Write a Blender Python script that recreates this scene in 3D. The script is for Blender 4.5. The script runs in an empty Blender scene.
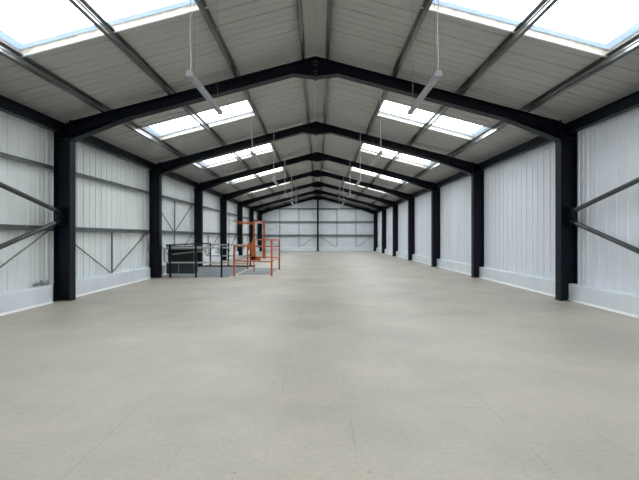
import bpy, math, random
from mathutils import Vector
random.seed(4)
C = bpy.context.scene.collection
ORD = ['first', 'second', 'third', 'fourth', 'fifth', 'sixth', 'seventh', 'eighth']

# ------------------------------------------------------------------ materials
def mat(name, col, rough=.6, metal=0., noise=0., nscale=3., bump=0., bscale=40., spec=.5, stretch=(1, 1, 1)):
    m = bpy.data.materials.new(name); m.use_nodes = True
    nt = m.node_tree; b = nt.nodes['Principled BSDF']
    b.inputs['Roughness'].default_value = rough
    b.inputs['Metallic'].default_value = metal
    b.inputs['Specular IOR Level'].default_value = spec
    tc = nt.nodes.new('ShaderNodeTexCoord'); mp = nt.nodes.new('ShaderNodeMapping')
    mp.inputs['Scale'].default_value = stretch
    nt.links.new(tc.outputs['Object'], mp.inputs['Vector'])
    n = nt.nodes.new('ShaderNodeTexNoise'); n.inputs['Scale'].default_value = nscale; n.inputs['Detail'].default_value = 5
    nt.links.new(mp.outputs['Vector'], n.inputs['Vector'])
    r = nt.nodes.new('ShaderNodeValToRGB')
    r.color_ramp.elements[0].position = .3; r.color_ramp.elements[1].position = .7
    lo = [c * (1 - noise) for c in col]; hi = [min(1, c * (1 + noise)) for c in col]
    r.color_ramp.elements[0].color = (*lo, 1); r.color_ramp.elements[1].color = (*hi, 1)
    nt.links.new(n.outputs['Fac'], r.inputs['Fac'])
    nt.links.new(r.outputs['Color'], b.inputs['Base Color'])
    if bump:
        n2 = nt.nodes.new('ShaderNodeTexNoise'); n2.inputs['Scale'].default_value = bscale
        nt.links.new(mp.outputs['Vector'], n2.inputs['Vector'])
        bp = nt.nodes.new('ShaderNodeBump'); bp.inputs['Strength'].default_value = bump; bp.inputs['Distance'].default_value = .01
        nt.links.new(n2.outputs['Fac'], bp.inputs['Height']); nt.links.new(bp.outputs['Normal'], b.inputs['Normal'])
    return m

M = {}
M['steel'] = mat('painted_dark_steel', (.0028, .0048, .0105), .45, 0, .2, 2., spec=.22)
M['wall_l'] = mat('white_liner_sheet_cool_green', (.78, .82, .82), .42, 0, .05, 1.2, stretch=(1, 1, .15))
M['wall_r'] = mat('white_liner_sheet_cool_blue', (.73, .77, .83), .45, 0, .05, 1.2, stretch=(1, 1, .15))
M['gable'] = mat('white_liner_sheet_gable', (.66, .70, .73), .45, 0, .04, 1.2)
M['plinth'] = mat('painted_plinth', (.71, .76, .81), .55, 0, .05, 1.5)
M['roof'] = mat('roof_liner_sheet', (.44, .435, .415), .5, 0, .05, 1.)
M['galv'] = mat('galvanised_steel', (.17, .18, .18), .30, .8, .25, 3., stretch=(1, .3, 1))
M['galvd'] = mat('dull_galvanised_steel', (.16, .18, .18), .5, .6, .2, 3.)
M['rod'] = mat('grey_strut_steel', (.20, .22, .225), .5, .2, .2, 3.)
M['brace'] = mat('dark_grey_tube_paint', (.030, .036, .038), .38, 0, .15, 3.)
M['cream'] = mat('cream_foam_edge', (.56, .51, .42), .8, 0, .2, 9.)
M['whitetrim'] = mat('white_trim', (.8, .82, .82), .5)
M['lamp'] = mat('grey_light_housing', (.27, .27, .29), .45, 0, .04, 6.)
M['diff'] = mat('lamp_diffuser', (.33, .33, .36), .35, 0, .03, 6.)
M['wire'] = mat('white_cable', (.75, .75, .72), .5)
M['thinwire'] = mat('steel_wire', (.16, .16, .16), .5, .3)
M['orange'] = mat('orange_powder_coat', (.50, .115, .014), .45, 0, .12, 5.)
M['orange_red'] = mat('faded_red_orange_paint', (.42, .11, .045), .5, 0, .15, 5.)
M['railgrey'] = mat('light_grey_rail', (.36, .375, .375), .45, 0., .1, 4.)
M['panel'] = mat('dark_slate_panel', (.022, .028, .038), .5, 0, .1, 2.)
M['black'] = mat('matt_black', (.008, .009, .009), .7)
M['lid'] = mat('olive_grey_panel', (.17, .185, .16), .45, 0, .1, 3.)
M['scrap'] = mat('grey_scrap', (.30, .30, .29), .8, 0, .4, 12.)
M['redtape'] = mat('red_tape', (.22, .08, .09), .6)
M['whitetape'] = mat('white_tape', (.62, .50, .52), .5)
M['pit'] = mat('pale_grey_board', (.46, .49, .53), .6, 0, .05, 2.)
M['deck'] = mat('pale_grey_deck', (.20, .215, .24), .6, 0, .08, 2.)

def emis(name, col, s):
    m = bpy.data.materials.new(name); m.use_nodes = True; nt = m.node_tree
    for n in list(nt.nodes):
        if n.type != 'OUTPUT_MATERIAL': nt.nodes.remove(n)
    out = nt.nodes['Material Output']
    e = nt.nodes.new('ShaderNodeEmission'); e.inputs['Strength'].default_value = s
    tc = nt.nodes.new('ShaderNodeTexCoord')
    mp = nt.nodes.new('ShaderNodeMapping'); mp.inputs['Scale'].default_value = (.6, 2.2, 1)
    n = nt.nodes.new('ShaderNodeTexNoise'); n.inputs['Scale'].default_value = 1.6; n.inputs['Detail'].default_value = 4
    r = nt.nodes.new('ShaderNodeValToRGB')
    r.color_ramp.elements[0].position = .35; r.color_ramp.elements[1].position = .65
    r.color_ramp.elements[0].color = (col[0] * .86, col[1] * .93, col[2], 1)
    r.color_ramp.elements[1].color = (*col, 1)
    nt.links.new(tc.outputs['Object'], mp.inputs['Vector']); nt.links.new(mp.outputs['Vector'], n.inputs['Vector'])
    nt.links.new(n.outputs['Fac'], r.inputs['Fac']); nt.links.new(r.outputs['Color'], e.inputs['Color'])
    nt.links.new(e.outputs[0], out.inputs['Surface'])
    return m
M['sky'] = emis('daylight_through_rooflight', (.98, .99, .985), 12.6)

def translucent():
    m = bpy.data.materials.new('frosted_rooflight_edge'); m.use_nodes = True; nt = m.node_tree
    for n in list(nt.nodes):
        if n.type != 'OUTPUT_MATERIAL': nt.nodes.remove(n)
    t = nt.nodes.new('ShaderNodeBsdfTranslucent'); t.inputs['Color'].default_value = (.42, .48, .56, 1)
    d = nt.nodes.new('ShaderNodeBsdfDiffuse'); d.inputs['Color'].default_value = (.5, .56, .62, 1)
    mx = nt.nodes.new('ShaderNodeMixShader'); mx.inputs[0].default_value = .5
    nt.links.new(t.outputs[0], mx.inputs[1]); nt.links.new(d.outputs[0], mx.inputs[2])
    nt.links.new(mx.outputs[0], nt.nodes['Material Output'].inputs['Surface'])
    return m
M['frost'] = translucent()

def floor_mat():
    m = bpy.data.materials.new('pale_board_floor'); m.use_nodes = True; nt = m.node_tree
    b = nt.nodes['Principled BSDF']; b.inputs['Roughness'].default_value = .5
    b.inputs['Specular IOR Level'].default_value = .6
    L = nt.links.new
    tc = nt.nodes.new('ShaderNodeTexCoord')
    n1 = nt.nodes.new('ShaderNodeTexNoise'); n1.inputs['Scale'].default_value = .55; n1.inputs['Detail'].default_value = 6; n1.inputs['Roughness'].default_value = .6
    n2 = nt.nodes.new('ShaderNodeTexNoise'); n2.inputs['Scale'].default_value = 24; n2.inputs['Detail'].default_value = 4
    L(tc.outputs['Object'], n1.inputs['Vector']); L(tc.outputs['Object'], n2.inputs['Vector'])
    r1 = nt.nodes.new('ShaderNodeValToRGB')
    r1.color_ramp.elements[0].position = .3; r1.color_ramp.elements[0].color = (.335, .315, .268, 1)
    r1.color_ramp.elements[1].position = .72; r1.color_ramp.elements[1].color = (.495, .458, .382, 1)
    L(n1.outputs['Fac'], r1.inputs['Fac'])
    r2 = nt.nodes.new('ShaderNodeValToRGB')
    r2.color_ramp.elements[0].position = .3; r2.color_ramp.elements[0].color = (.92, .92, .92, 1)
    r2.color_ramp.elements[1].position = .7; r2.color_ramp.elements[1].color = (1.05, 1.05, 1.05, 1)
    L(n2.outputs['Fac'], r2.inputs['Fac'])
    mx = nt.nodes.new('ShaderNodeMix'); mx.data_type = 'RGBA'; mx.blend_type = 'MULTIPLY'; mx.inputs['Factor'].default_value = 1
    L(r1.outputs['Color'], mx.inputs['A']); L(r2.outputs['Color'], mx.inputs['B'])
    # board joints
    mp = nt.nodes.new('ShaderNodeMapping'); mp.inputs['Rotation'].default_value = (0, 0, math.radians(90)); mp.inputs['Location'].default_value = (.4, .3, 0)
    L(tc.outputs['Object'], mp.inputs['Vector'])
    br = nt.nodes.new('ShaderNodeTexBrick'); br.inputs['Scale'].default_value = 1
    br.inputs['Brick Width'].default_value = 2.4; br.inputs['Row Height'].default_value = .66
    br.inputs['Mortar Size'].default_value = .0035; br.inputs['Mortar Smooth'].default_value = .3
    br.inputs['Color1'].default_value = (1, 1, 1, 1); br.inputs['Color2'].default_value = (.955, .96, .965, 1); br.inputs['Mortar'].default_value = (.70, .68, .65, 1)
    L(mp.outputs['Vector'], br.inputs['Vector'])
    n3 = nt.nodes.new('ShaderNodeTexNoise'); n3.inputs['Scale'].default_value = .8
    L(tc.outputs['Object'], n3.inputs['Vector'])
    rm = nt.nodes.new('ShaderNodeMapRange'); rm.inputs['From Min'].default_value = .42; rm.inputs['From Max'].default_value = .62
    L(n3.outputs['Fac'], rm.inputs['Value'])
    m2 = nt.nodes.new('ShaderNodeMix'); m2.data_type = 'RGBA'; m2.blend_type = 'MULTIPLY'
    L(rm.outputs['Result'], m2.inputs['Factor']); L(mx.outputs['Result'], m2.inputs['A']); L(br.outputs['Color'], m2.inputs['B'])
    # small dark specks
    v = nt.nodes.new('ShaderNodeTexVoronoi'); v.inputs['Scale'].default_value = 3.2
    L(tc.outputs['Object'], v.inputs['Vector'])
    lt = nt.nodes.new('ShaderNodeMath'); lt.operation = 'LESS_THAN'; lt.inputs[1].default_value = .035
    L(v.outputs['Distance'], lt.inputs[0])
    f = nt.nodes.new('ShaderNodeMath'); f.operation = 'MULTIPLY'; f.inputs[1].default_value = .5
    L(lt.outputs[0], f.inputs[0])
    m3 = nt.nodes.new('ShaderNodeMix'); m3.data_type = 'RGBA'; m3.blend_type = 'MULTIPLY'; m3.inputs['B'].default_value = (.3, .28, .25, 1)
    L(f.outputs[0], m3.inputs['Factor']); L(m2.outputs['Result'], m3.inputs['A'])
    L(m3.outputs['Result'], b.inputs['Base Color'])
    bp = nt.nodes.new('ShaderNodeBump'); bp.inputs['Strength'].default_value = .15; bp.inputs['Distance'].default_value = .01
    L(n2.outputs['Fac'], bp.inputs['Height']); L(bp.outputs['Normal'], b.inputs['Normal'])
    return m
M['floor'] = floor_mat()

# ------------------------------------------------------------------ mesh helpers
class MB:
    def __init__(s): s.v = []; s.f = []
    def add(s, vs, fs):
        o = len(s.v); s.v += [tuple(p) for p in vs]; s.f += [tuple(i + o for i in f) for f in fs]; return s
    def box(s, x0, x1, y0, y1, z0, z1):
        vs = [(x, y, z) for x in (x0, x1) for y in (y0, y1) for z in (z0, z1)]
        return s.add(vs, [(0, 1, 3, 2), (4, 6, 7, 5), (0, 4, 5, 1), (2, 3, 7, 6), (0, 2, 6, 4), (1, 5, 7, 3)])
    def prism(s, poly, axis, a, b):
        """extrude a 2D polygon along axis ('x','y','z') from a to b"""
        def P(p, t):
            return {'x': (t, p[0], p[1]), 'y': (p[0], t, p[1]), 'z': (p[0], p[1], t)}[axis]
        n = len(poly)
        vs = [P(p, a) for p in poly] + [P(p, b) for p in poly]
        fs = [tuple(range(n)), tuple(range(2 * n - 1, n - 1, -1))]
        fs += [(i, i + n, (i + 1) % n + n, (i + 1) % n) for i in range(n)]
        return s.add(vs, fs)
    def bar(s, p0, p1, w, h, up=(0, 0, 1)):
        p0, p1 = Vector(p0), Vector(p1); d = (p1 - p0).normalized(); up = Vector(up)
        if abs(d.dot(up)) > .99: up = Vector((0, 1, 0))
        sd = d.cross(up).normalized() * w / 2; u = sd.cross(d).normalized() * h / 2
        vs = [p + a * sd + b * u for p in (p0, p1) for a, b in ((-1, -1), (1, -1), (1, 1), (-1, 1))]
        return s.add(vs, [(0, 1, 2, 3), (7, 6, 5, 4), (0, 4, 5, 1), (1, 5, 6, 2), (2, 6, 7, 3), (3, 7, 4, 0)])
    def tube(s, pts, r, n=10):
        pts = [Vector(p) for p in pts]; base = len(s.v); prev = None
        for i, p in enumerate(pts):
            d = ((pts[min(i + 1, len(pts) - 1)] - pts[max(i - 1, 0)])).normalized()
            if prev is None:
                u = Vector((0, 0, 1)) if abs(d.z) < .9 else Vector((1, 0, 0))
            else: u = prev
            a = d.cross(u).normalized(); u2 = a.cross(d).normalized(); prev = u2
            for k in range(n):
                t = 2 * math.pi * k / n
                s.v.append(tuple(p + r * (math.cos(t) * a + math.sin(t) * u2)))
        for i in range(len(pts) - 1):
            for k in range(n):
                q = base + i * n
                s.f.append((q + k, q + (k + 1) % n, q + n + (k + 1) % n, q + n + k))
        s.f.append(tuple(base + k for k in range(n - 1, -1, -1)))
        q = base + (len(pts) - 1) * n
        s.f.append(tuple(q + k for k in range(n)))
        return s
    def build(s, name, m, parent=None, loc=None, smooth=False):
        me = bpy.data.meshes.new(name); me.from_pydata(s.v, [], s.f)
        import bmesh
        bm = bmesh.new(); bm.from_mesh(me); bmesh.ops.recalc_face_normals(bm, faces=bm.faces); bm.to_mesh(me); bm.free()
        if smooth:
            for p in me.polygons: p.use_smooth = True
            me.set_sharp_from_angle(angle=math.radians(40))
        me.materials.append(M[m]); o = bpy.data.objects.new(name, me); C.objects.link(o)
        if parent: o.parent = parent
        if loc: o.location = loc
        return o

def tag(o, label, cat, group=None):
    o['label'] = label; o['category'] = cat
    if group: o['group'] = group
    return o
def struct(o): o['kind'] = 'structure'; return o
def empty(name, loc, label, cat, group=None):
    o = bpy.data.objects.new(name, None); C.objects.link(o); o.location = loc; o.empty_display_size = .2
    return tag(o, label, cat, group)
def copy_tree(o, parent=None):
    c = o.copy(); C.objects.link(c)
    if parent: c.parent = parent
    for ch in list(o.children): copy_tree(ch, c)
    return c

# ------------------------------------------------------------------ dimensions
F0, BAY, NF = 10.77, 6.0, 7
FY = [F0 + BAY * k for k in range(NF)]
S = .2653                       # roof slope
APEX = 6.118                    # rafter top at ridge
def rtop(x): return APEX - S * abs(x)
def roofz(x): return APEX + .2 - S * abs(x)
Y0, Y1 = -7.2, 47.15
CI, CO = 6.136, 6.54             # column faces
FW = .13                        # half flange width

# ------------------------------------------------------------------ floor with stair opening
OX0, OX1, OY0, OY1 = -4.93, -3.52, 16.95, 22.6
fl = MB()
def fq(x0, x1, y0, y1): fl.box(x0, x1, y0, y1, -.12, 0)
fq(-6.9, OX0, Y0, 18.03); fq(-6.9, -6.1, 18.03, 47.3); fq(-6.1, OX0, OY1, 47.3); fq(OX1, 6.9, Y0, 47.3); fq(OX0, OX1, Y0, OY0); fq(OX0, OX1, OY1, 47.3)
struct(fl.build('floor', 'floor'))
w = MB()
w.box(-6.15, -6.101, 18.03, OY1 + .05, -2.6, -.121); w.box(OX1 + .001, OX1 + .05, OY0 - .05, OY1 + .05, -2.6, -.121)
w.box(OX0 - .05, OX0 - .001, OY0 - .05, 18.03, -2.6, -.121); w.box(-6.15, OX0 - .001, 17.98, 18.029, -2.6, -.121)
w.box(OX0, OX1, OY0 - .05, OY0 - .001, -2.6, -.121); w.box(-6.1, OX1, OY1 - .02, OY1 + .03, -2.6, -.003)
w.box(-6.15, OX1 + .05, OY0 - .05, OY1 + .05, -2.65, -2.6)
struct(w.build('wall_stairwell', 'pit'))

# ------------------------------------------------------------------ walls
def profile(y0, y1, pitch, ribw, depth, minor=True):
    """list of (coord, offset) with trapezoid ribs standing proud"""
    pts = [(y0, 0)]; y = y0 + pitch * .5
    while y < y1 - pitch * .5:
        pts += [(y - ribw / 2 - .012, 0), (y - ribw / 2, depth), (y + ribw / 2, depth), (y + ribw / 2 + .012, 0)]
        if minor:
            m = y + pitch / 2
            pts += [(m - .02, 0), (m - .012, depth * .35), (m + .012, depth * .35), (m + .02, 0)]
        y += pitch
    pts.append((y1, 0)); return pts

def side_wall(name, sgn, xs, m, pitch, depth):
    b = MB(); pr = profile(Y0, Y1, pitch, .045, depth); zt = roofz(xs) + .03; n = len(pr)
    v = []
    for (y, o) in pr: v += [(sgn * (xs - o), y, .3), (sgn * (xs - o), y, zt)]
    b.add(v, [(2 * i, 2 * i + 1, 2 * i + 3, 2 * i + 2) for i in range(n - 1)])
    b.box(*sorted((sgn * (xs + .03), sgn * (xs + .12))), Y0, Y1, 0, zt)
    return struct(b.build(name, m))
XL, XR = 6.70, 6.57
side_wall('wall_left', -1, XL, 'wall_l', .333, .032)
side_wall('wall_right', 1, XR, 'wall_r', .333, .022)
# plinths (dado upstands) with a rounded top edge and a cove bead at the foot
def plinth(name, sgn, xf, xs, gaps):
    b = MB()
    def seg(x_, ya, yb): b.prism([(sgn * x_, 0), (sgn * x_, .405), (sgn * (x_ + .015), .42), (sgn * (xs + .02), .425), (sgn * (xs + .02), 0)], 'y', ya, yb)
    spans = []
    if gaps:
        seg(CO + .03, Y0, Y1); y = Y0
        for f in FY: spans.append((y, f - .44)); y = f + .145
        spans.append((y, Y1))
        spans = [p for p in spans if p[1] - p[0] > .3]
    else: spans = [(Y0, Y1)]
    for p in spans: seg(xf, *p)
    o = struct(b.build(name, 'plinth'))
    for p in spans:
        c = MB(); c.prism([(sgn * xf, 0), (sgn * (xf - .035), 0), (sgn * (xf - .03), .012), (sgn * xf, .045)], 'y', *p)
        c.build('sealant_bead', 'whitetrim', o)
    return o
plinth('baseboard_left', -1, 6.375, XL, True)
plinth('baseboard_right', 1, 6.40, XR, False)
# gable wall
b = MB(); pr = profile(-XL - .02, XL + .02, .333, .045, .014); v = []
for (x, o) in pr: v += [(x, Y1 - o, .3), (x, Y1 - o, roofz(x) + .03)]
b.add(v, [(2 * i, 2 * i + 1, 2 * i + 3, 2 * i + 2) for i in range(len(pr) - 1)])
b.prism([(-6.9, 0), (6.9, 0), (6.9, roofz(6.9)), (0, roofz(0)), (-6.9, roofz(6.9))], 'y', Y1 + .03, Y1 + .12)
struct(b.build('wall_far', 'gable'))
b = MB(); b.prism([(46.9, 0), (46.9, .405), (46.92, .42), (Y1, .425), (Y1, 0)], 'x', -6.37, 6.37)
struct(b.build('baseboard_far', 'plinth'))
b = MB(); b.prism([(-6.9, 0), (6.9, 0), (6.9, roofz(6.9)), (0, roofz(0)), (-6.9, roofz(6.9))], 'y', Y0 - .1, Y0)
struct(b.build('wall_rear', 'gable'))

# ------------------------------------------------------------------ ceiling (two slopes with rooflight openings)
RX0, RX1 = 1.99, 5.36
RL = [(-5.0, -3.4), (.3, 1.9), (6.1, 7.74)] + [(FY[k] + 2.16, FY[k] + 3.72) for k in range(NF - 1)]  # first two spans lie out of view, added to light the hall
b = MB()
pitch = .5
def strip(sgn, xa, xb, ya, yb):
    pts = [ya]; k = math.ceil(ya / .25)
    pr = []
    while k * .25 < yb:
        c = k * .25
        d = .030 if k % 2 == 0 else .010
        wd = .026 if k % 2 == 0 else .014
        if c - wd > ya and c + wd < yb: pr += [(c - wd, 0), (c - wd * .3, d), (c + wd * .3, d), (c + wd, 0)]
        k += 1
    pr = [(ya, 0)] + pr + [(yb, 0)]; v = []
    for (y, o) in pr:
        v += [(sgn * xa, y, roofz(xa) + o), (sgn * xb, y, roofz(xb) + o)]
    b.add(v, [(2 * i, 2 * i + 1, 2 * i + 3, 2 * i + 2) for i in range(len(pr) - 1)])
for sgn in (-1, 1):
    strip(sgn, 0, RX0, Y0, Y1); strip(sgn, RX1, 6.85, Y0, Y1)
    ys = [Y0] + [y for r in RL for y in r] + [Y1]
    for i in range(0, len(ys), 2): strip(sgn, RX0, RX1, ys[i], ys[i + 1])
    # outer skin
    def skin(xa, xb, ya, yb): b.prism([(sgn * xa, roofz(xa) + .2), (sgn * xb, roofz(xb) + .2), (sgn * xb, roofz(xb) + .24), (sgn * xa, roofz(xa) + .24)], 'y', ya, yb)
    skin(0, 6.85, Y0, Y1)
struct(b.build('ceiling', 'roof'))
# ridge liner flashing
b = MB()
b.prism([(-.26, roofz(.26) - .012), (0, roofz(0) - .012), (.26, roofz(.26) - .012), (.26, roofz(.26) - .004), (0, roofz(0) - .004), (-.26, roofz(.26) - .004)], 'y', Y0, Y1)
for x in (-.13, .13): b.box(x - .006, x + .006, Y0, Y1, roofz(.13) - .025, roofz(.13) - .008)
struct(b.build('trim_1', 'roof'))

# rooflights
def slab(bb, sgn, xa, xb, ya, yb, d0, d1):
    bb.prism([(sgn * xa, roofz(xa) + d0), (sgn * xb, roofz(xb) + d0), (sgn * xb, roofz(xb) + d1), (sgn * xa, roofz(xa) + d1)], 'y', ya, yb)
wn = 0
for (ya, yb) in RL:
    for sgn in (-1, 1):
        wn += 1
        g = MB(); slab(g, sgn, RX0, RX1, ya, yb, .135, .145)
        o = struct(g.build('window_%d' % wn, 'sky'))
        e = .14
        def piece(nm, m, *q):
            r = MB(); slab(r, sgn, *q); r.build(nm, m, o)
        for q in ((RX0, RX1, ya - .02, ya), (RX0, RX1, yb, yb + .02), (RX0 - .02, RX0, ya - .02, yb + .02), (RX1, RX1 + .02, ya - .02, yb + .02)):
            piece('reveal', 'cream', *q, -.012, .134)
        for q in ((RX0 + .001, RX1 - .001, ya + .001, ya + e), (RX0 + .001, RX1 - .001, yb - e, yb - .001), (5.2, RX1 - .001, ya + e, yb - e), (RX0 + .001, RX0 + .1, ya + e, yb - e)):
            piece('frosted_edge', 'frost', *q, .10, .106)
        for q in ((RX0 - .05, RX1 + .05, yb + .002, yb + .05), (RX0 - .05, RX1 + .05, ya - .05, ya - .002)):
            piece('trim_angle', 'whitetrim', *q, -.024, -.012)

# ------------------------------------------------------------------ portal columns
def make_column(sgn):
    b = MB(); zt = rtop(CI) + .03
    def bx(xa, xb, y0, y1, z0, z1): b.box(*sorted((sgn * xa, sgn * xb)), y0, y1, z0, z1)
    bx(CI, CI + .016, -FW, FW, .012, zt); bx(CO - .016, CO, -FW, FW, .012, rtop(CO))
    b.prism([(sgn * CI, .012), (sgn * CO, .012), (sgn * CO, rtop(CO)), (sgn * CI, zt)], 'y', -.006, .006)
    col = b.build('steel_column', 'steel')
    b = MB(); bx(CI - .02, CO, -FW - .012, FW + .012, 0, .014)
    b.build('base_plate', 'steel', col)
    for z in (4.05, 4.38):
        b = MB(); bx(CI + .016, CO - .016, -FW + .01, FW - .01, z, z + .015)
        b.build('stiffener', 'steel', col)
    return col
cols = {}
for sgn, side in ((-1, 'left'), (1, 'right')):
    proto = make_column(sgn)
    for k in range(NF):
        o = proto if k == 0 else copy_tree(proto)
        o.location = (0, FY[k], 0)
        extra = {0: 'nearest the viewer, tubular bracing bolted to it', 6: 'in the far corner against the end wall'}.get(k, 'counting from the nearest')
        tag(o, 'dark steel column on the %s wall, %s, %s' % (side, ORD[k], extra), 'column', 'portal columns on the %s' % side)
        cols[(sgn, k)] = o

# ------------------------------------------------------------------ rafters
def make_rafter(sgn):
    T = .29; xh, xa = 4.77, .56
    topp = [(CI, rtop(CI)), (0, APEX)]
    bot = [(CI, 4.03), (xh, rtop(xh) - T), (xa, rtop(xa) - T), (0, APEX - .505)]
    b = MB()
    b.prism([(sgn * x, z) for x, z in topp + bot[::-1]], 'y', -.005, .005)
    b.prism([(sgn * CI, rtop(CI) - .014), (0, APEX - .014), (0, APEX), (sgn * CI, rtop(CI))], 'y', -FW, FW)
    for (p, q) in zip(bot[:-1], bot[1:]):
        b.prism([(sgn * p[0], p[1]), (sgn * q[0], q[1]), (sgn * q[0], q[1] + .016), (sgn * p[0], p[1] + .016)], 'y', -FW, FW)
    # flange of the rafter carried over the haunch cutting
    b.prism([(sgn * CI, rtop(CI) - T), (sgn * xh, rtop(xh) - T), (sgn * xh, rtop(xh) - T + .014), (sgn * CI, rtop(CI) - T + .014)], 'y', -FW, FW)
    r = b.build('steel_rafter', 'steel')
    e = MB(); xs = sorted((sgn * .0005, sgn * .022)); e.box(xs[0], xs[1], -FW - .01, FW + .01, APEX - .53, APEX + .0)
    e.build('apex_end_plate', 'steel', r)
    e = MB(); e.box(*sorted((sgn * CI, sgn * (CI - .022))), -FW - .005, FW + .005, 4.0, rtop(CI) - .01)
    e.build('eaves_end_plate', 'steel', r)
    return r
for sgn, side in ((-1, 'left'), (1, 'right')):
    proto = make_rafter(sgn)
    for k in range(NF):
        o = proto if k == 0 else copy_tree(proto)
        o.location = (0, FY[k], 0)
        if k == NF - 1:
            for z in (APEX - .12, APEX - .2, APEX - .36, APEX - .44, APEX - .485):
                for y in (-.08, .08):
                    bo = MB(); bo.tube([(sgn * .022, y, z), (sgn * .045, y, z)], .016, 6); bo.build('bolt', 'galvd', proto)
        tag(o, 'black haunched roof rafter sloping from the %s %s column up to the ridge' % (ORD[k], side), 'rafter', 'roof rafters on the %s' % side)

# ------------------------------------------------------------------ eaves beams, one per bay and side
segs = [(Y0, FY[0])] + [(FY[k], FY[k + 1]) for k in range(NF - 1)]
for sgn, side in ((-1, 'left'), (1, 'right')):
    for i, (ya, yb) in enumerate(segs):
        a, c = ya + (.0 if i == 0 else .008), yb - .008
        b = MB(); x0, x1 = 6.30, 6.46
        def bx(xa, xb, z0, z1): b.box(*sorted((sgn * xa, sgn * xb)), a, c, z0, z1)
        bx(x0, x1, 4.19, 4.205); bx(x0, x1, 4.435, 4.45); bx(6.375, 6.385, 4.205, 4.435)
        o = b.build('eaves_beam', 'steel')
        for y in ((a, c - .012) if i else (c - .012,)):
            e = MB(); e.box(*sorted((sgn * 6.32, sgn * 6.44)), y, y + .012, 4.206, 4.434); e.build('end_plate', 'steel', o)
        where = 'running toward the viewer from the first %s column' % side if i == 0 else 'between the %s and %s %s columns' % (ORD[i - 1], ORD[i], side)
        tag(o, 'black steel eaves beam atop the wall, ' + where, 'beam', 'eaves beams')

# ------------------------------------------------------------------ purlins
PX = [.27, 1.96, 3.63, 5.30]
def purlin(sgn, x):
    """galvanised Z section standing square to the slope"""
    h = .165; t = .006; n = (sgn * S, 1); l = math.hypot(*n); n = (n[0] / l, n[1] / l)   # roof normal in xz
    u = (n[1] * sgn, -n[0] * sgn)                                                        # down slope, outward
    base = (sgn * x, rtop(x) + .02)
    def P(a, c): return (base[0] + u[0] * a + n[0] * c, base[1] + u[1] * a + n[1] * c)
    b = MB(); yy = (Y0, Y1)
    b.prism([P(-t / 2, 0), P(t / 2, 0), P(t / 2, h), P(-t / 2, h)], 'y', *yy)
    b.prism([P(0, 0), P(.062, 0), P(.062, t), P(0, t)], 'y', *yy)
    b.prism([P(.062 - t, 0), P(.062, 0), P(.066, .018), P(.06, .018)], 'y', *yy)
    b.prism([P(-.062, h - t), P(0, h - t), P(0, h), P(-.062, h)], 'y', *yy)
    b.prism([P(-.02, h * .45), P(-t / 2, h * .38), P(-t / 2, h * .62), P(-.02, h * .55)], 'y', *yy)
    o = b.build('roof_purlin', 'galv')
    for y in FY:
        c = MB(); c.prism([P(.004, .004), P(.016, .004), P(.016, .13), P(.004, .13)], 'y', y - .06, y + .06)
        c.build('cleat', 'steel', o)
    return o
names = ['beside the ridge', 'next outward from the ridge pair', 'midway between ridge and eaves', 'lowest and nearest the eaves']
for sgn, side in ((-1, 'left'), (1, 'right')):
    for i, x in enumerate(PX):
        tag(purlin(sgn, x), 'galvanised roof purlin on the %s slope, %s' % (side, names[i]), 'purlin', 'roof purlins')

# ------------------------------------------------------------------ sheeting rails
def rail_y(sgn, z, ya, yb):
    b = MB(); xo, xi = XL - .036, CO + .002
    def bx(xa, xb, z0, z1): b.box(*sorted((sgn * xa, sgn * xb)), ya, yb, z0, z1)
    bx(xi, xo, z - .003, z + .003); bx(xi, xi + .005, z - .055, z + .003); bx(xo - .004, xo, z - .003, z + .07)
    bx(xi, xi + .02, z - .058, z - .053)
    return b.build('sheeting_rail', 'galvd')
ZR = [1.80, 3.33]
tag(rail_y(-1, ZR[0], Y0, 46.6), 'long dull galvanised rail along the left wall at chest height', 'wall rail', 'sheeting rails')
tag(rail_y(-1, ZR[1], Y0, 46.6), 'long dull galvanised rail high along the left wall below the eaves', 'wall rail', 'sheeting rails')
for z, nm in ((1.76, 'lowest'), (3.24, 'middle'), (4.68, 'topmost, just under the roof')):
    hw = 6.45 if z < 4 else 5.8
    b = MB(); b.box(-hw, hw, 46.95, 47.13, z - .003, z + .003); b.box(-hw, hw, 46.95, 46.955, z - .09, z + .003); b.box(-hw, hw, 47.126, 47.13, z, z + .07)
    tag(b.build('sheeting_rail', 'galvd'), 'horizontal rail across the far end wall, %s of three' % nm, 'wall rail', 'sheeting rails')

# struts between rails
xw = 6.60
def strut_v(x, y, z0, z1, label, w_=.05):
    b = MB(); b.box(x - .004, x + .004, y - w_ / 2, y + w_ / 2, z0, z1); b.box(x - .02, x + .02, y - w_ / 2, y - w_ / 2 + .005, z0, z1); b.box(x - .02, x + .02, y + w_ / 2 - .005, y + w_ / 2, z0, z1)
    return tag(b.build('rail_strut', 'rod'), label, 'strut', 'wall rail struts')
def strut_d(p, q, label, wd=.045):
    b = MB(); b.bar(p, q, .012, wd, (1, 0, 0) if abs(p[0] - q[0]) < .01 else (0, 1, 0))
    return tag(b.build('diagonal_tie', 'rod'), label, 'tie', 'diagonal wall ties')
def bayname(k): return 'between the %s and %s left columns' % (ORD[k - 1], ORD[k])
zL, zU = ZR[0] - .06, ZR[1] - .06
strut_d((-xw, F0 - .25, zL), (-xw, F0 - 2.9, .44), 'thin grey diagonal tie low on the left wall in front of the first column')
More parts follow.
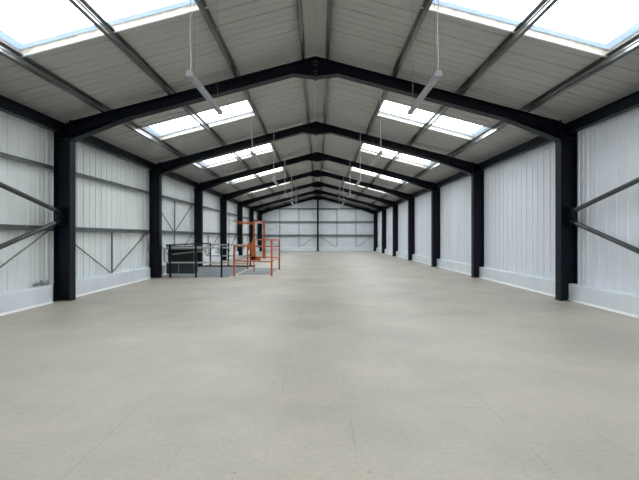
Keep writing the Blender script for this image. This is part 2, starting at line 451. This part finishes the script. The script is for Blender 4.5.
for k in range(1, 7):
    ya, yb = FY[k - 1] + .2, FY[k] - .2; ym = (ya + yb) / 2
    if k in (1, 2, 3, 4, 5, 6):
        strut_v(-xw, ym, .43, zL, 'short upright strut under the lower rail ' + bayname(k))
        strut_d((-xw - .02, ya, zL), (-xw - .02, ym - .06, .45), 'lower tie sloping down from the nearer column, ' + bayname(k))
        strut_d((-xw - .02, yb, zL), (-xw - .02, ym + .06, .45), 'lower tie sloping down from the farther column, ' + bayname(k))
    if k in (2, 4):
        strut_v(-xw, ym, ZR[0] + .005, zU, 'upright strut joining both rails ' + bayname(k))
        if k == 4: continue
        strut_d((-xw - .02, ya, zU), (-xw - .02, ym - .06, ZR[0] + .03), 'upper tie sloping down from the nearer column, ' + bayname(k))
        strut_d((-xw - .02, yb, zU), (-xw - .02, ym + .06, ZR[0] + .03), 'upper tie sloping down from the farther column, ' + bayname(k))
for x, nm in ((-4.2, 'leftmost'), (-2.1, 'left of the central post'), (2.1, 'right of the central post'), (4.2, 'rightmost')):
    b = MB(); b.box(x - .035, x + .035, 46.98, 47.0, .43, 4.59)
    tag(b.build('gable_strut', 'rod'), 'slim upright strut on the far end wall, %s' % nm, 'strut', 'end wall struts')
for p, q, nm in (((-.2, 1.66), (-2.0, .45), 'falling left from the central post'), ((.2, 1.66), (2.0, .45), 'falling right from the central post'),
                 ((-6.0, 1.66), (-4.3, .45), 'falling from the left corner'), ((6.0, 1.66), (4.3, .45), 'falling from the right corner')):
    b = MB(); b.bar((p[0], 46.97, p[1]), (q[0], 46.97, q[1]), .012, .05, (0, 1, 0)); b.bar((p[0], 46.97, p[1]), (q[0], 46.97, q[1]), .05, .012, (0, 1, 0))
    tag(b.build('diagonal_tie', 'rod'), 'thin diagonal tie low on the far end wall, %s' % nm, 'tie', 'diagonal wall ties')
# gable post
b = MB(); b.box(-.1, .1, 46.66, 46.675, .012, 5.59); b.box(-.1, .1, 46.86, 46.875, .012, 5.59); b.box(-.005, .005, 46.675, 46.86, .012, 5.59)
o = b.build('gable_post', 'steel'); tag(o, 'dark steel post in the middle of the far end wall', 'column')
b = MB(); b.box(-.14, .14, 46.63, 46.9, 0, .014); b.build('base_plate', 'steel', o)

# ------------------------------------------------------------------ tubular bracing in the nearest bay
for sgn, side in ((-1, 'left'), (1, 'right')):
    xb = sgn * 6.31
    gp = MB(); gp.prism([(10.32, 1.92), (10.76, 1.84), (10.76, 2.36), (10.32, 2.30)], 'x', xb - .006, xb + .006)
    gp.build('gusset_plate', 'steel', cols[(sgn, 0)], loc=(0, -FY[0], 0))
    for (p, q, nm, z) in (((10.4, 2.235), (3.6, 3.76), 'upper', 'rising'), ((10.4, 1.955), (3.9, -.0), 'lower', 'falling')):
        b = MB(); P0 = Vector((xb, *p)); P1 = Vector((xb, *q)); d = (P1 - P0).normalized()
        b.tube([P0 + d * .12, P1], .052, 16)
        t = b.build('brace_tube', 'brace', smooth=True)
        e = MB(); e.bar(P0 - d * .12, P0 + d * .22, .014, .085, (1, 0, 0)) ; e.build('end_tongue', 'steel', t)
        for s_ in (-.07, .02):
            e = MB(); e.tube([P0 + d * s_ - Vector((.03, 0, 0)), P0 + d * s_ + Vector((.03, 0, 0))], .014, 6)
            e.build('bolt', 'galvd', t)
        tag(t, '%s dark tubular brace %s toward the viewer from the first %s column' % (nm, z, side), 'brace', 'tubular wall braces')

# ------------------------------------------------------------------ linear luminaires
def make_lamp():
    L = 1.8; zl = 0
    r = bpy.data.objects.new('linear_light', None); C.objects.link(r); r.empty_display_size = .2
    b = MB(); b.prism([(-.045, .0), (-.045, .035), (-.028, .06), (.028, .06), (.045, .035), (.045, 0)], 'y', .02, L - .02)
    b.build('housing', 'lamp', r)
    b = MB(); b.prism([(-.043, -.001), (-.034, -.018), (.034, -.018), (.043, -.001)], 'y', .022, L - .022)
    b.build('diffuser', 'diff', r)
    for y in (0, L - .02):
        b = MB(); b.prism([(-.047, -.016), (-.047, .037), (-.03, .062), (.03, .062), (.047, .037), (.047, -.016)], 'y', y, y + .02)
        b.build('end_cap', 'diff', r)
    for y in (.22, L - .22):
        b = MB(); b.tube([(0, y, .06), (0, y, 5.86 - 3.77)], .0025, 6); b.build('suspension_wire', 'thinwire', r)
    return r
def cable_mesh(sgn):
    b = MB(); pts = []
    for i in range(25):
        t = i / 24; z = .05 + t * (5.86 - 3.77 - .05)
        pts.append((sgn * -.0 + .008 * math.sin(i * .7) * (1 - t), .05 + .006 * math.sin(i * .9), z))
    b.tube(pts, .0065, 6); return b
lp = make_lamp()
cb = cable_mesh(1).build('power_cable', 'wire', lp)
first = True
for sgn, side in ((-1, 'left'), (1, 'right')):
    for k in range(6):
        o = lp if first else copy_tree(lp); first = False
        o.location = ((-1.65 if sgn < 0 else 1.69), [5.7, 11.0, 16.4, 21.8, 27.2, 32.6][k], 3.77)
        tag(o, 'slim grey linear light hung on wires, %s row, %s from the viewer' % (side, ORD[k]), 'ceiling light', 'hanging linear lights')

# ------------------------------------------------------------------ guard railing round the stair opening
def guard(y, xs, x0, x1, label, grp='guard railings'):
    g = empty('guard_railing', (xs[0], y, 0), label, 'railing', grp)
    for x in xs:
        b = MB(); b.box(x - .032, x + .032, y - .032, y + .032, .01, 1.26); b.box(x - .07, x + .07, y - .06, y + .06, 0, .012)
        b.build('post', 'steel', g, loc=(-xs[0], -y, 0))
    zt, zb = 1.165, .575; R_ = .12; n = 6; loop = []
    yl = y + .05
    for i in range(n + 1):
        a = math.pi / 2 * i / n; loop.append((x0 + R_ - R_ * math.sin(a), yl, zt - R_ + R_ * math.cos(a)))
    for i in range(n + 1):
        a = math.pi / 2 * i / n; loop.append((x0 + R_ - R_ * math.cos(a), yl, zb + R_ - R_ * math.sin(a)))
    b = MB(); b.tube([(x1, yl, zt)] + loop + [(x1, yl, zb)], .032, 10)
    b.build('rail_loop', 'railgrey', g, loc=(-xs[0], -y, 0), smooth=True)
    return g
guard(16.82, [-5.78, -4.76, -3.75], -6.03, -3.45, 'black guard railing with looped grey rails, near side of the stair opening')
guard(22.75, [-5.70, -4.74, -3.55], -5.95, -3.35, 'black guard railing along the far side of the stair opening')
b = MB(); b.box(-6.1, -3.3, 22.66, 22.7, 0, .07)
tag(b.build('toe_board', 'steel'), 'thin dark toe board on the floor at the far edge of the stair opening', 'toe board')

# dark panelled enclosure behind the left end of the guard railing
en = empty('steel_enclosure', (-5.55, 17.4, 0), 'low dark slate panelled enclosure with sloping handrail against the left wall', 'enclosure')
def ep(b, name, m, smooth=False): return b.build(name, m, en, loc=(5.55, -17.4, 0), smooth=smooth)
for q in ((-6.12, -5.02, 17.35, 17.4), (-5.06, -5.02, 17.4, 18.0), (-6.12, -6.08, 17.4, 18.0)):
    b = MB(); b.box(*q, .1, .575); ep(b, 'side_panel', 'panel')
b = MB(); b.box(-6.07, -5.07, 17.45, 17.9, .56, .975); ep(b, 'dark_void_fill', 'black')  # solid black box stands in for the shaded open void
for x in (-5.62,):
    b = MB(); b.box(x - .008, x + .008, 17.343, 17.35, .1, .575); ep(b, 'panel_seam', 'railgrey')
b = MB(); b.box(-6.1, -5.04, 17.37, 17.98, 0, .1); ep(b, 'skirting', 'pit')
b = MB(); b.box(-6.1, -5.06, 17.93, 17.98, .97, 1.2); ep(b, 'dark_void_back', 'black')  # black sheet, darkness of the void put into its colour
b = MB(); b.box(-6.12, -4.72, 17.36, 17.40, 1.08, 1.235); ep(b, 'fascia', 'lid')
b = MB(); b.prism([(-6.14, 1.235), (-4.55, 1.30), (-4.55, 1.345), (-6.14, 1.285)], 'y', 17.3, 18.05); ep(b, 'lid', 'black')
b = MB(); b.tube([(-5.86, 17.28, .885), (-5.75, 17.28, .90), (-4.86, 17.28, 1.0), (-4.7, 17.28, 1.005), (-4.62, 17.3, .98)], .032, 10); ep(b, 'handrail', 'lid', True)
for x, y in ((-6.05, 17.43), (-5.08, 17.43), (-5.08, 17.95), (-6.05, 17.95)):
    b = MB(); b.box(x - .025, x + .025, y - .025, y + .025, .575, 1.24); ep(b, 'corner_post', 'black')
b = MB(); b.box(-6.04, -5.1, 17.5, 17.52, .97, 1.2); ep(b, 'dark_void_front', 'black')  # black sheet behind the fascia, painting the void's shade

# ------------------------------------------------------------------ orange pallet gate
gx0, gx1, gy0, gy1 = -3.36, -1.83, 17.35, 20.75
gt = empty('pallet_gate', ((gx0 + gx1) / 2, gy0, 0), 'orange tubular steel pallet gate with tall twin uprights beside the stair opening', 'safety gate')
def gp_(b, name, m='orange', smooth=False): return b.build(name, m, gt, loc=(-(gx0 + gx1) / 2, -gy0, 0), smooth=smooth)
r = .036
for (x, y, zt, m) in ((gx0, gy0, 1.25, 'orange_red'), (gx1, gy0, 1.47, 'orange'), (gx1, gy1, 1.47, 'orange_red'), (gx0 - .07, gy1 + .3, 1.25, 'orange_red')):
    b = MB(); b.box(x - r, x + r, y - r, y + r, .01, zt); b.box(x - .06, x + .06, y - .06, y + .06, 0, .012); gp_(b, 'post', m)
def rail(p, q, m='orange', rr=.026, name='rail'):
    b = MB(); b.tube([p, q], rr, 10); return gp_(b, name, m, True)
# front side
rail((gx0, gy0, 1.21), (gx1, gy0, 1.21), 'orange_red'); rail((gx0, gy0, .62), (gx1, gy0, .58), 'orange_red')
rail((gx0, gy0, .50), (gx0 + .62, gy0, .50), 'orange_red', .016)
# right side
rail((gx1, gy0, 1.44), (gx1, gy1, 1.44)); rail((gx1, gy0, .60), (gx1, gy1, .60)); rail((gx1, gy0, 1.05), (gx1, gy1, 1.05), 'orange_red', .02)
# rear
rail((-2.86, gy1, 1.46), (gx1, gy1, 1.46)); rail((gx0 - .07, gy1, .60), (gx1, gy1, .60)); rail((gx0 - .07, gy1, 1.12), (gx1, gy1, 1.12), 'orange_red', .024)
# left short rails
rail((gx0, gy0, 1.2), (gx0 - .07, gy1 + .3, 1.2), 'orange_red', .02); rail((gx0, gy0, .62), (gx0 - .07, gy1 + .3, .62), 'orange_red', .02)
# twin uprights with lower sleeves
for x, lo in ((-2.86, .52), (-2.40, .60)):
    b = MB(); b.box(x - .04, x + .04, 19.36, 19.46, lo, 2.3); gp_(b, 'upright', 'orange_red')
    b = MB(); b.box(x - .062, x + .062, 19.33, 19.49, lo - .0, 1.5); gp_(b, 'sleeve')
b = MB(); b.box(-2.98, -2.78, 19.3, 19.34, .55, 1.38); b.box(-3.12, -2.98, 19.3, 19.34, 1.0, 1.3); gp_(b, 'counterweight_plate')
b = MB(); b.box(-3.05, -2.55, 19.30, 19.36, .52, .70); gp_(b, 'pivot_bracket')
b = MB(); b.box(-2.905, -2.36, 19.34, 19.46, 2.24, 2.32); gp_(b, 'cross_head', 'orange_red')
b = MB(); b.bar((-3.78, 19.40, 2.31), (-2.8, 19.40, 2.23), .06, .05); gp_(b, 'cantilever_arm', 'orange_red')
b = MB(); b.bar((-3.55, 19.28, 2.20), (-2.8, 19.28, 2.18), .04, .05); gp_(b, 'cantilever_arm', 'orange')
b = MB(); b.box(-2.78, -2.5, 19.28, 19.34, 2.2, 2.27); gp_(b, 'name_plate_blank', 'whitetape')
b = MB(); b.box(-2.88, -2.84, 19.38, 19.44, .0, .53); gp_(b, 'foot', 'orange_red')
b = MB(); b.box(gx0 + .06, -1.95, 17.95, 21.9, 0, .006)
tag(b.build('deck_plate', 'deck'), 'pale grey floor plate inside the orange pallet gate', 'floor plate')

# ------------------------------------------------------------------ small things
# heap of scraps on the left ledge in front of the first column
b = MB()
for i in range(16):
    y = 10.02 + i * .034 + random.uniform(-.02, .02); x = -6.61 + random.uniform(-.03, .03)
    h = random.uniform(.03, .11); pts = []
    for j in range(5):
        t = j / 4; pts.append((x + .03 * math.sin(3 * t + i), y + (t - .5) * .12 + .02 * math.cos(i), .437 + h * math.sin(math.pi * t)))
    b.tube(pts, .011, 6)
tag(b.build('cable_offcut_heap', 'scrap', smooth=True), 'small heap of grey cable offcuts on the left ledge beside the first column', 'scraps')
# red and white tape knotted to the lower rail by the second column
tp = empty('barrier_tape', (-6.47, 16.3, 1.75), 'red and white tape hanging from the lower left rail beside the second column', 'tape')
b = MB()
b.add([(-.02, .06, .0), (.0, .1, -.02), (.03, .12, -.10), (.02, -.0, -.19), (-.01, -.12, -.25), (-.02, -.14, -.2), (-.01, -.02, -.12)], [(0, 1, 2, 6), (2, 3, 6), (3, 4, 5, 6)])
o = b.build('knotted_end', 'whitetape', tp); sm = o.modifiers.new('s', 'SOLIDIFY'); sm.thickness = .015
b = MB(); b.tube([(-.02, .05, -.1), (.0, .04, -.3), (.01, .05, -.5), (-.01, .06, -.72)], .02, 8); b.build('hanging_tail', 'redtape', tp, smooth=True)
b = MB(); b.tube([(0, .0, .02), (0, -.08, .0), (0, -.04, -.15)], .014, 6); b.tube([(0, .08, .02), (0, .04, -.12)], .014, 6); b.build('string', 'steel', tp)

# ------------------------------------------------------------------ world, camera
wd = bpy.data.worlds.new('World'); bpy.context.scene.world = wd; wd.use_nodes = True
wd.node_tree.nodes['Background'].inputs['Color'].default_value = (.75, .85, 1, 1); wd.node_tree.nodes['Background'].inputs['Strength'].default_value = 1
cam = bpy.data.cameras.new('camera'); co = bpy.data.objects.new('camera', cam); C.objects.link(co)
co.location = (.08, 0, 1.605); co.rotation_euler = (math.radians(90), 0, 0)
cam.sensor_width = 36; cam.lens = 426 / 639 * 36; cam.shift_x = .9 / 639; cam.shift_y = -3.4 / 639
cam.clip_start = .05; cam.clip_end = 200
sc = bpy.context.scene; sc.camera = co
sc.view_settings.view_transform = 'Standard'; sc.view_settings.look = 'None'; sc.view_settings.gamma = 1
sc.view_settings.use_curve_mapping = False; sc.view_settings.exposure = 0.0
sc.cycles.use_denoising = True
sc.cycles.max_bounces = 12; sc.cycles.diffuse_bounces = 8; sc.cycles.sample_clamp_indirect = 6
